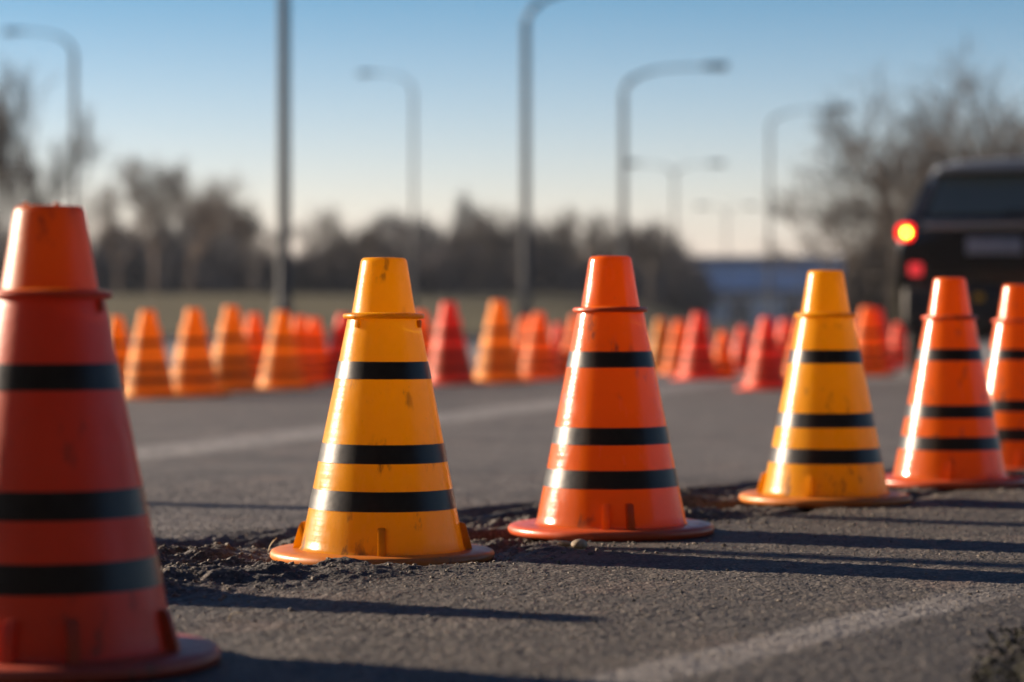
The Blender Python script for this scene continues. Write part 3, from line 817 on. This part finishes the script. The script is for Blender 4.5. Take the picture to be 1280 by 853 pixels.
# ------------------------------------------------------------------ black SUV seen from behind
cy = 22.9; cx = at_depth(1262, cy)
car = thing('parked_car', 'black sport utility car seen from behind with its brake lamps lit', 'car', (cx, cy, float(ground_h(cx, cy))), R(-13))
car.scale = (1.035, 1, 1.045)
def loft(stations, name, mat, parent, mirror=True, capends=True):
    """stations: list of (y, [(x,z)...]) half sections from bottom centre to top centre"""
    bm = bmesh.new(); rings = []
    for y, sec in stations:
        ring = [bm.verts.new((x, y, z)) for x, z in sec] + [bm.verts.new((-x, y, z)) for x, z in reversed(sec) if x > 1e-4]
        rings.append(ring)
    n = len(rings[0])
    for a, b in zip(rings, rings[1:]):
        for i in range(n):
            j = (i + 1) % n
            bm.faces.new((a[i], a[j], b[j], b[i]))
    if capends: bm.faces.new(rings[0]); bm.faces.new(rings[-1][::-1])
    o = bm_obj(name, bm, mat, parent, sharp=50)
    return o
def low(w, z0, z1, cr=.1):
    return [(0, z0), (w * .86, z0), (w * .97, z0 + .10), (w, z0 + .28), (w * .995, z1 - .20), (w * .955, z1 - .04), (w * .90, z1), (0, z1)]
body = loft([(.0, low(.955, .40, 1.27)), (.02, low(.955, .36, 1.34)), (.12, low(.955, .34, 1.40)), (.5, low(.95, .33, 1.41)), (1.6, low(.955, .33, 1.40)), (2.9, low(.955, .33, 1.36)), (3.4, low(.95, .33, 1.26)), (4.2, low(.93, .34, 1.15)), (4.6, low(.86, .38, 1.02)), (4.72, low(.76, .45, .85))], 'body', M['car'], car)
def green(w0, w1, z0, z1): return [(0, z0), (w0, z0), (w0 - (w0 - w1) * .5, (z0 + z1) / 2), (w1, z1 - .05), (w1 - .06, z1), (0, z1)]
cabin = loft([(.10, green(.86, .80, 1.38, 1.42)), (.17, green(.87, .77, 1.38, 1.62)), (.27, green(.88, .67, 1.38, 1.80)), (.5, green(.885, .68, 1.38, 1.84)), (1.8, green(.885, .69, 1.38, 1.85)), (2.6, green(.88, .70, 1.36, 1.78)), (3.3, green(.86, .66, 1.28, 1.34))], 'cabin', M['car'], car)
roof = loft([(.20, [(0, 1.815), (.58, 1.805), (.66, 1.79), (.62, 1.835), (.45, 1.875), (0, 1.90)]), (.5, [(0, 1.83), (.60, 1.825), (.70, 1.79), (.66, 1.86), (.48, 1.90), (0, 1.925)]), (1.8, [(0, 1.83), (.62, 1.83), (.71, 1.80), (.68, 1.87), (.5, 1.91), (0, 1.935)]), (2.6, [(0, 1.77), (.62, 1.77), (.70, 1.74), (.68, 1.79), (.5, 1.81), (0, 1.82)])], 'roof', M['roof_sky_sheen'], car)
# rear window following the rake of the tailgate
def quad_panel(name, corners, th, mat, parent):
    n = (Vector(corners[1]) - Vector(corners[0])).cross(Vector(corners[2]) - Vector(corners[0])).normalized()
    bm = bmesh.new()
    a = [bm.verts.new(Vector(c) + n * th) for c in corners]; b = [bm.verts.new(Vector(c) - n * th) for c in corners]
    bm.faces.new(a); bm.faces.new(b[::-1])
    for i in range(4): bm.faces.new((a[i], b[i], b[(i + 1) % 4], a[(i + 1) % 4]))
    bmesh.ops.recalc_face_normals(bm, faces=bm.faces)
    bmesh.ops.bevel(bm, geom=list(bm.edges), offset=min(.008, th * .6), segments=2, affect='EDGES')
    return bm_obj(name, bm, mat, parent)
rw = quad_panel('rear_window', [(-.72, .085, 1.42), (.72, .085, 1.42), (.58, .225, 1.78), (-.58, .225, 1.78)], .012, M['glass'], car)
quad_panel('wiper', [(-.05, .065, 1.43), (.35, .07, 1.44), (.35, .075, 1.455), (-.05, .07, 1.45)], .006, M['trim'], rw)
bm_obj('spoiler', box_bm(-.60, .60, .06, .32, 1.80, 1.85, .02), M['roof_sky_sheen'], car)
for sg in (-1, 1):
    for (y0, y1) in ((.42, 1.15), (1.22, 2.0), (2.07, 2.75)):
        yt0, yt1 = y0 + (.08 if y0 < .5 else 0), y1 - (.30 if y1 > 2.5 else 0)
        quad_panel('side_window', [(sg * .893, y0, 1.43), (sg * .893, y1, 1.43), (sg * .745, yt1, 1.76), (sg * .745, yt0, 1.76)], .01, M['glass'], car)
    tube('roof_rail', [(sg * .64, .45, 1.86), (sg * .66, .52, 1.915), (sg * .66, 1.4, 1.925), (sg * .65, 2.2, 1.90), (sg * .63, 2.3, 1.84)], [.018] * 5, M['trim'], car, 10)
    # tail lamp cluster
    tl = bm_obj('taillight', box_bm(min(sg * .82, sg * .965), max(sg * .82, sg * .965), -.02, .18, 1.20, 1.34, .04), M['brake_on'] if True else None, car)
    bm = bmesh.new(); bmesh.ops.create_uvsphere(bm, u_segments=20, v_segments=12, radius=.026)
    for v in bm.verts: v.co = Vector((sg * .885 + v.co.x, -.02 + v.co.y * .4, 1.27 + v.co.z))
    bm_obj('bulb', bm, M['brake_core'], tl)
    sl = bm_obj('low_red_lamp', box_bm(sg * .80 - .055, sg * .80 + .055, -.075, -.045, .90, 1.0, .012), M['red_lens'], car)  # lower red lamp, glowing weakly by emission
    # wheels
    for wy in (.85, 3.65):
        w = lathe([(.0001, .10), (.12, .10), (.22, .085), (.235, .11), (.30, .115), (.345, .09), (.358, .03), (.358, -.05), (.345, -.10), (.26, -.115), (.0001, -.11)], 40)
        bmesh.ops.rotate(w, cent=(0, 0, 0), matrix=Matrix.Rotation(R(90) * sg, 3, 'Y'), verts=w.verts)
        bmesh.ops.translate(w, verts=w.verts, vec=(sg * .80, wy, .355))
        wh = bm_obj('wheel', w, M['tyre'], car)
        rm = lathe([(.0001, .118), (.05, .120), (.06, .104), (.19, .106), (.215, .122), (.232, .120), (.232, .10), (.0001, .095)], 40)
        bmesh.ops.rotate(rm, cent=(0, 0, 0), matrix=Matrix.Rotation(R(90) * sg, 3, 'Y'), verts=rm.verts)
        bmesh.ops.translate(rm, verts=rm.verts, vec=(sg * .80, wy, .355))
        bm_obj('rim', rm, M['rim'], wh)
    mb = box_bm(sg * .95 if sg > 0 else -1.14, 1.14 if sg > 0 else sg * .95, 2.72, 2.84, 1.36, 1.54, .035)
    bm_obj('wing_mirror', mb, M['trim'], car)
bm_obj('tailgate_trim', box_bm(-.74, .74, -.022, .05, 1.30, 1.365, .01), M['chrome'], car)
bm_obj('licence_plate', box_bm(-.37, .11, -.028, .0, 1.08, 1.22, .006), M['plate'], car)
bm_obj('rear_bumper', box_bm(-.91, .91, -.06, .25, .46, .80, .05, seg=3), M['trim'], car)
bm_obj('exhaust', lathe([(.025, -.0), (.035, -.0), (.035, .2), (.025, .2)], 16), M['chrome'], car).matrix_local = Matrix.Translation((.55, -.04, .40)) @ Matrix.Rotation(R(-90), 4, 'X')
bm_obj('marker_lamp', box_bm(-.30, -.22, -.075, -.05, .68, .74, .01), M['amber'], car)

# ------------------------------------------------------------------ light
SUN_EL, SUN_AZ = 15.5, -66.0       # azimuth clockwise from +Y
w = bpy.data.worlds.new('World'); sc.world = w; w.use_nodes = True
nt = w.node_tree; bg = nt.nodes['Background']
sky = nt.nodes.new('ShaderNodeTexSky'); sky.sky_type = 'NISHITA'; sky.sun_disc = False
sky.sun_elevation = R(SUN_EL); sky.sun_rotation = R(SUN_AZ)
sky.air_density = 1.0; sky.dust_density = .6; sky.ozone_density = 1.5; sky.altitude = 0
wtc = N(nt, 'ShaderNodeTexCoord'); wxyz = N(nt, 'ShaderNodeSeparateXYZ'); nt.links.new(wtc.outputs['Generated'], wxyz.inputs[0])
wr = ramp(nt, wxyz.outputs[2], [(0.0, (1.40, 1.17, 1.58)), (.045, (1.14, 1.06, 1.30)), (.13, (.36, .63, .90)), (.45, (.20, .34, .56))])
tint = mixc(nt, 1.0, sky.outputs[0], wr.outputs[0], 'MULTIPLY')
nt.links.new(tint, bg.inputs[0]); bg.inputs[1].default_value = .05
sd = bpy.data.lights.new('sun', 'SUN'); sd.energy = 5.0; sd.angle = R(.5); sd.color = (1, .80, .60)
so = bpy.data.objects.new('sun', sd); col.objects.link(so)
to_sun = Vector((math.sin(R(SUN_AZ)) * math.cos(R(SUN_EL)), math.cos(R(SUN_AZ)) * math.cos(R(SUN_EL)), math.sin(R(SUN_EL))))
so.rotation_euler = to_sun.to_track_quat('Z', 'Y').to_euler()
so.location = (-20, 10, 20)

# ------------------------------------------------------------------ thin winter air
M['haze'] = bpy.data.materials.new('haze'); M['haze'].use_nodes = True
hn = M['haze'].node_tree; hn.nodes.clear()
ho = hn.nodes.new('ShaderNodeOutputMaterial'); pv = hn.nodes.new('ShaderNodeVolumePrincipled')
pv.inputs['Color'].default_value = (.80, .87, 1, 1); pv.inputs['Density'].default_value = .00022; pv.inputs['Anisotropy'].default_value = 0.0
hn.links.new(pv.outputs[0], ho.inputs['Volume'])
hz_ = bm_obj('haze', box_bm(-1600, 1600, -320, 2100, -1.5, 26), M['haze'], None, smooth=False); hz_['kind'] = 'stuff'
tag(hz_, 'thin bluish winter haze over the whole place', 'haze')

# ------------------------------------------------------------------ camera
cd = bpy.data.cameras.new('camera'); cam = bpy.data.objects.new('camera', cd); col.objects.link(cam)
cam.location = (0, 0, CAMH)
cam.rotation_euler = (R(90) - math.atan((426.5 - HOR) / FPX), 0, 0)
cd.lens = 90; cd.sensor_width = 36; cd.clip_start = .1; cd.clip_end = 5000
cd.dof.use_dof = True; cd.dof.focus_distance = 5.52; cd.dof.aperture_fstop = 90 / 41.0
sc.camera = cam
sc.view_settings.view_transform = 'Standard'; sc.view_settings.look = 'None'
sc.view_settings.exposure = 1.5; sc.view_settings.gamma = 1
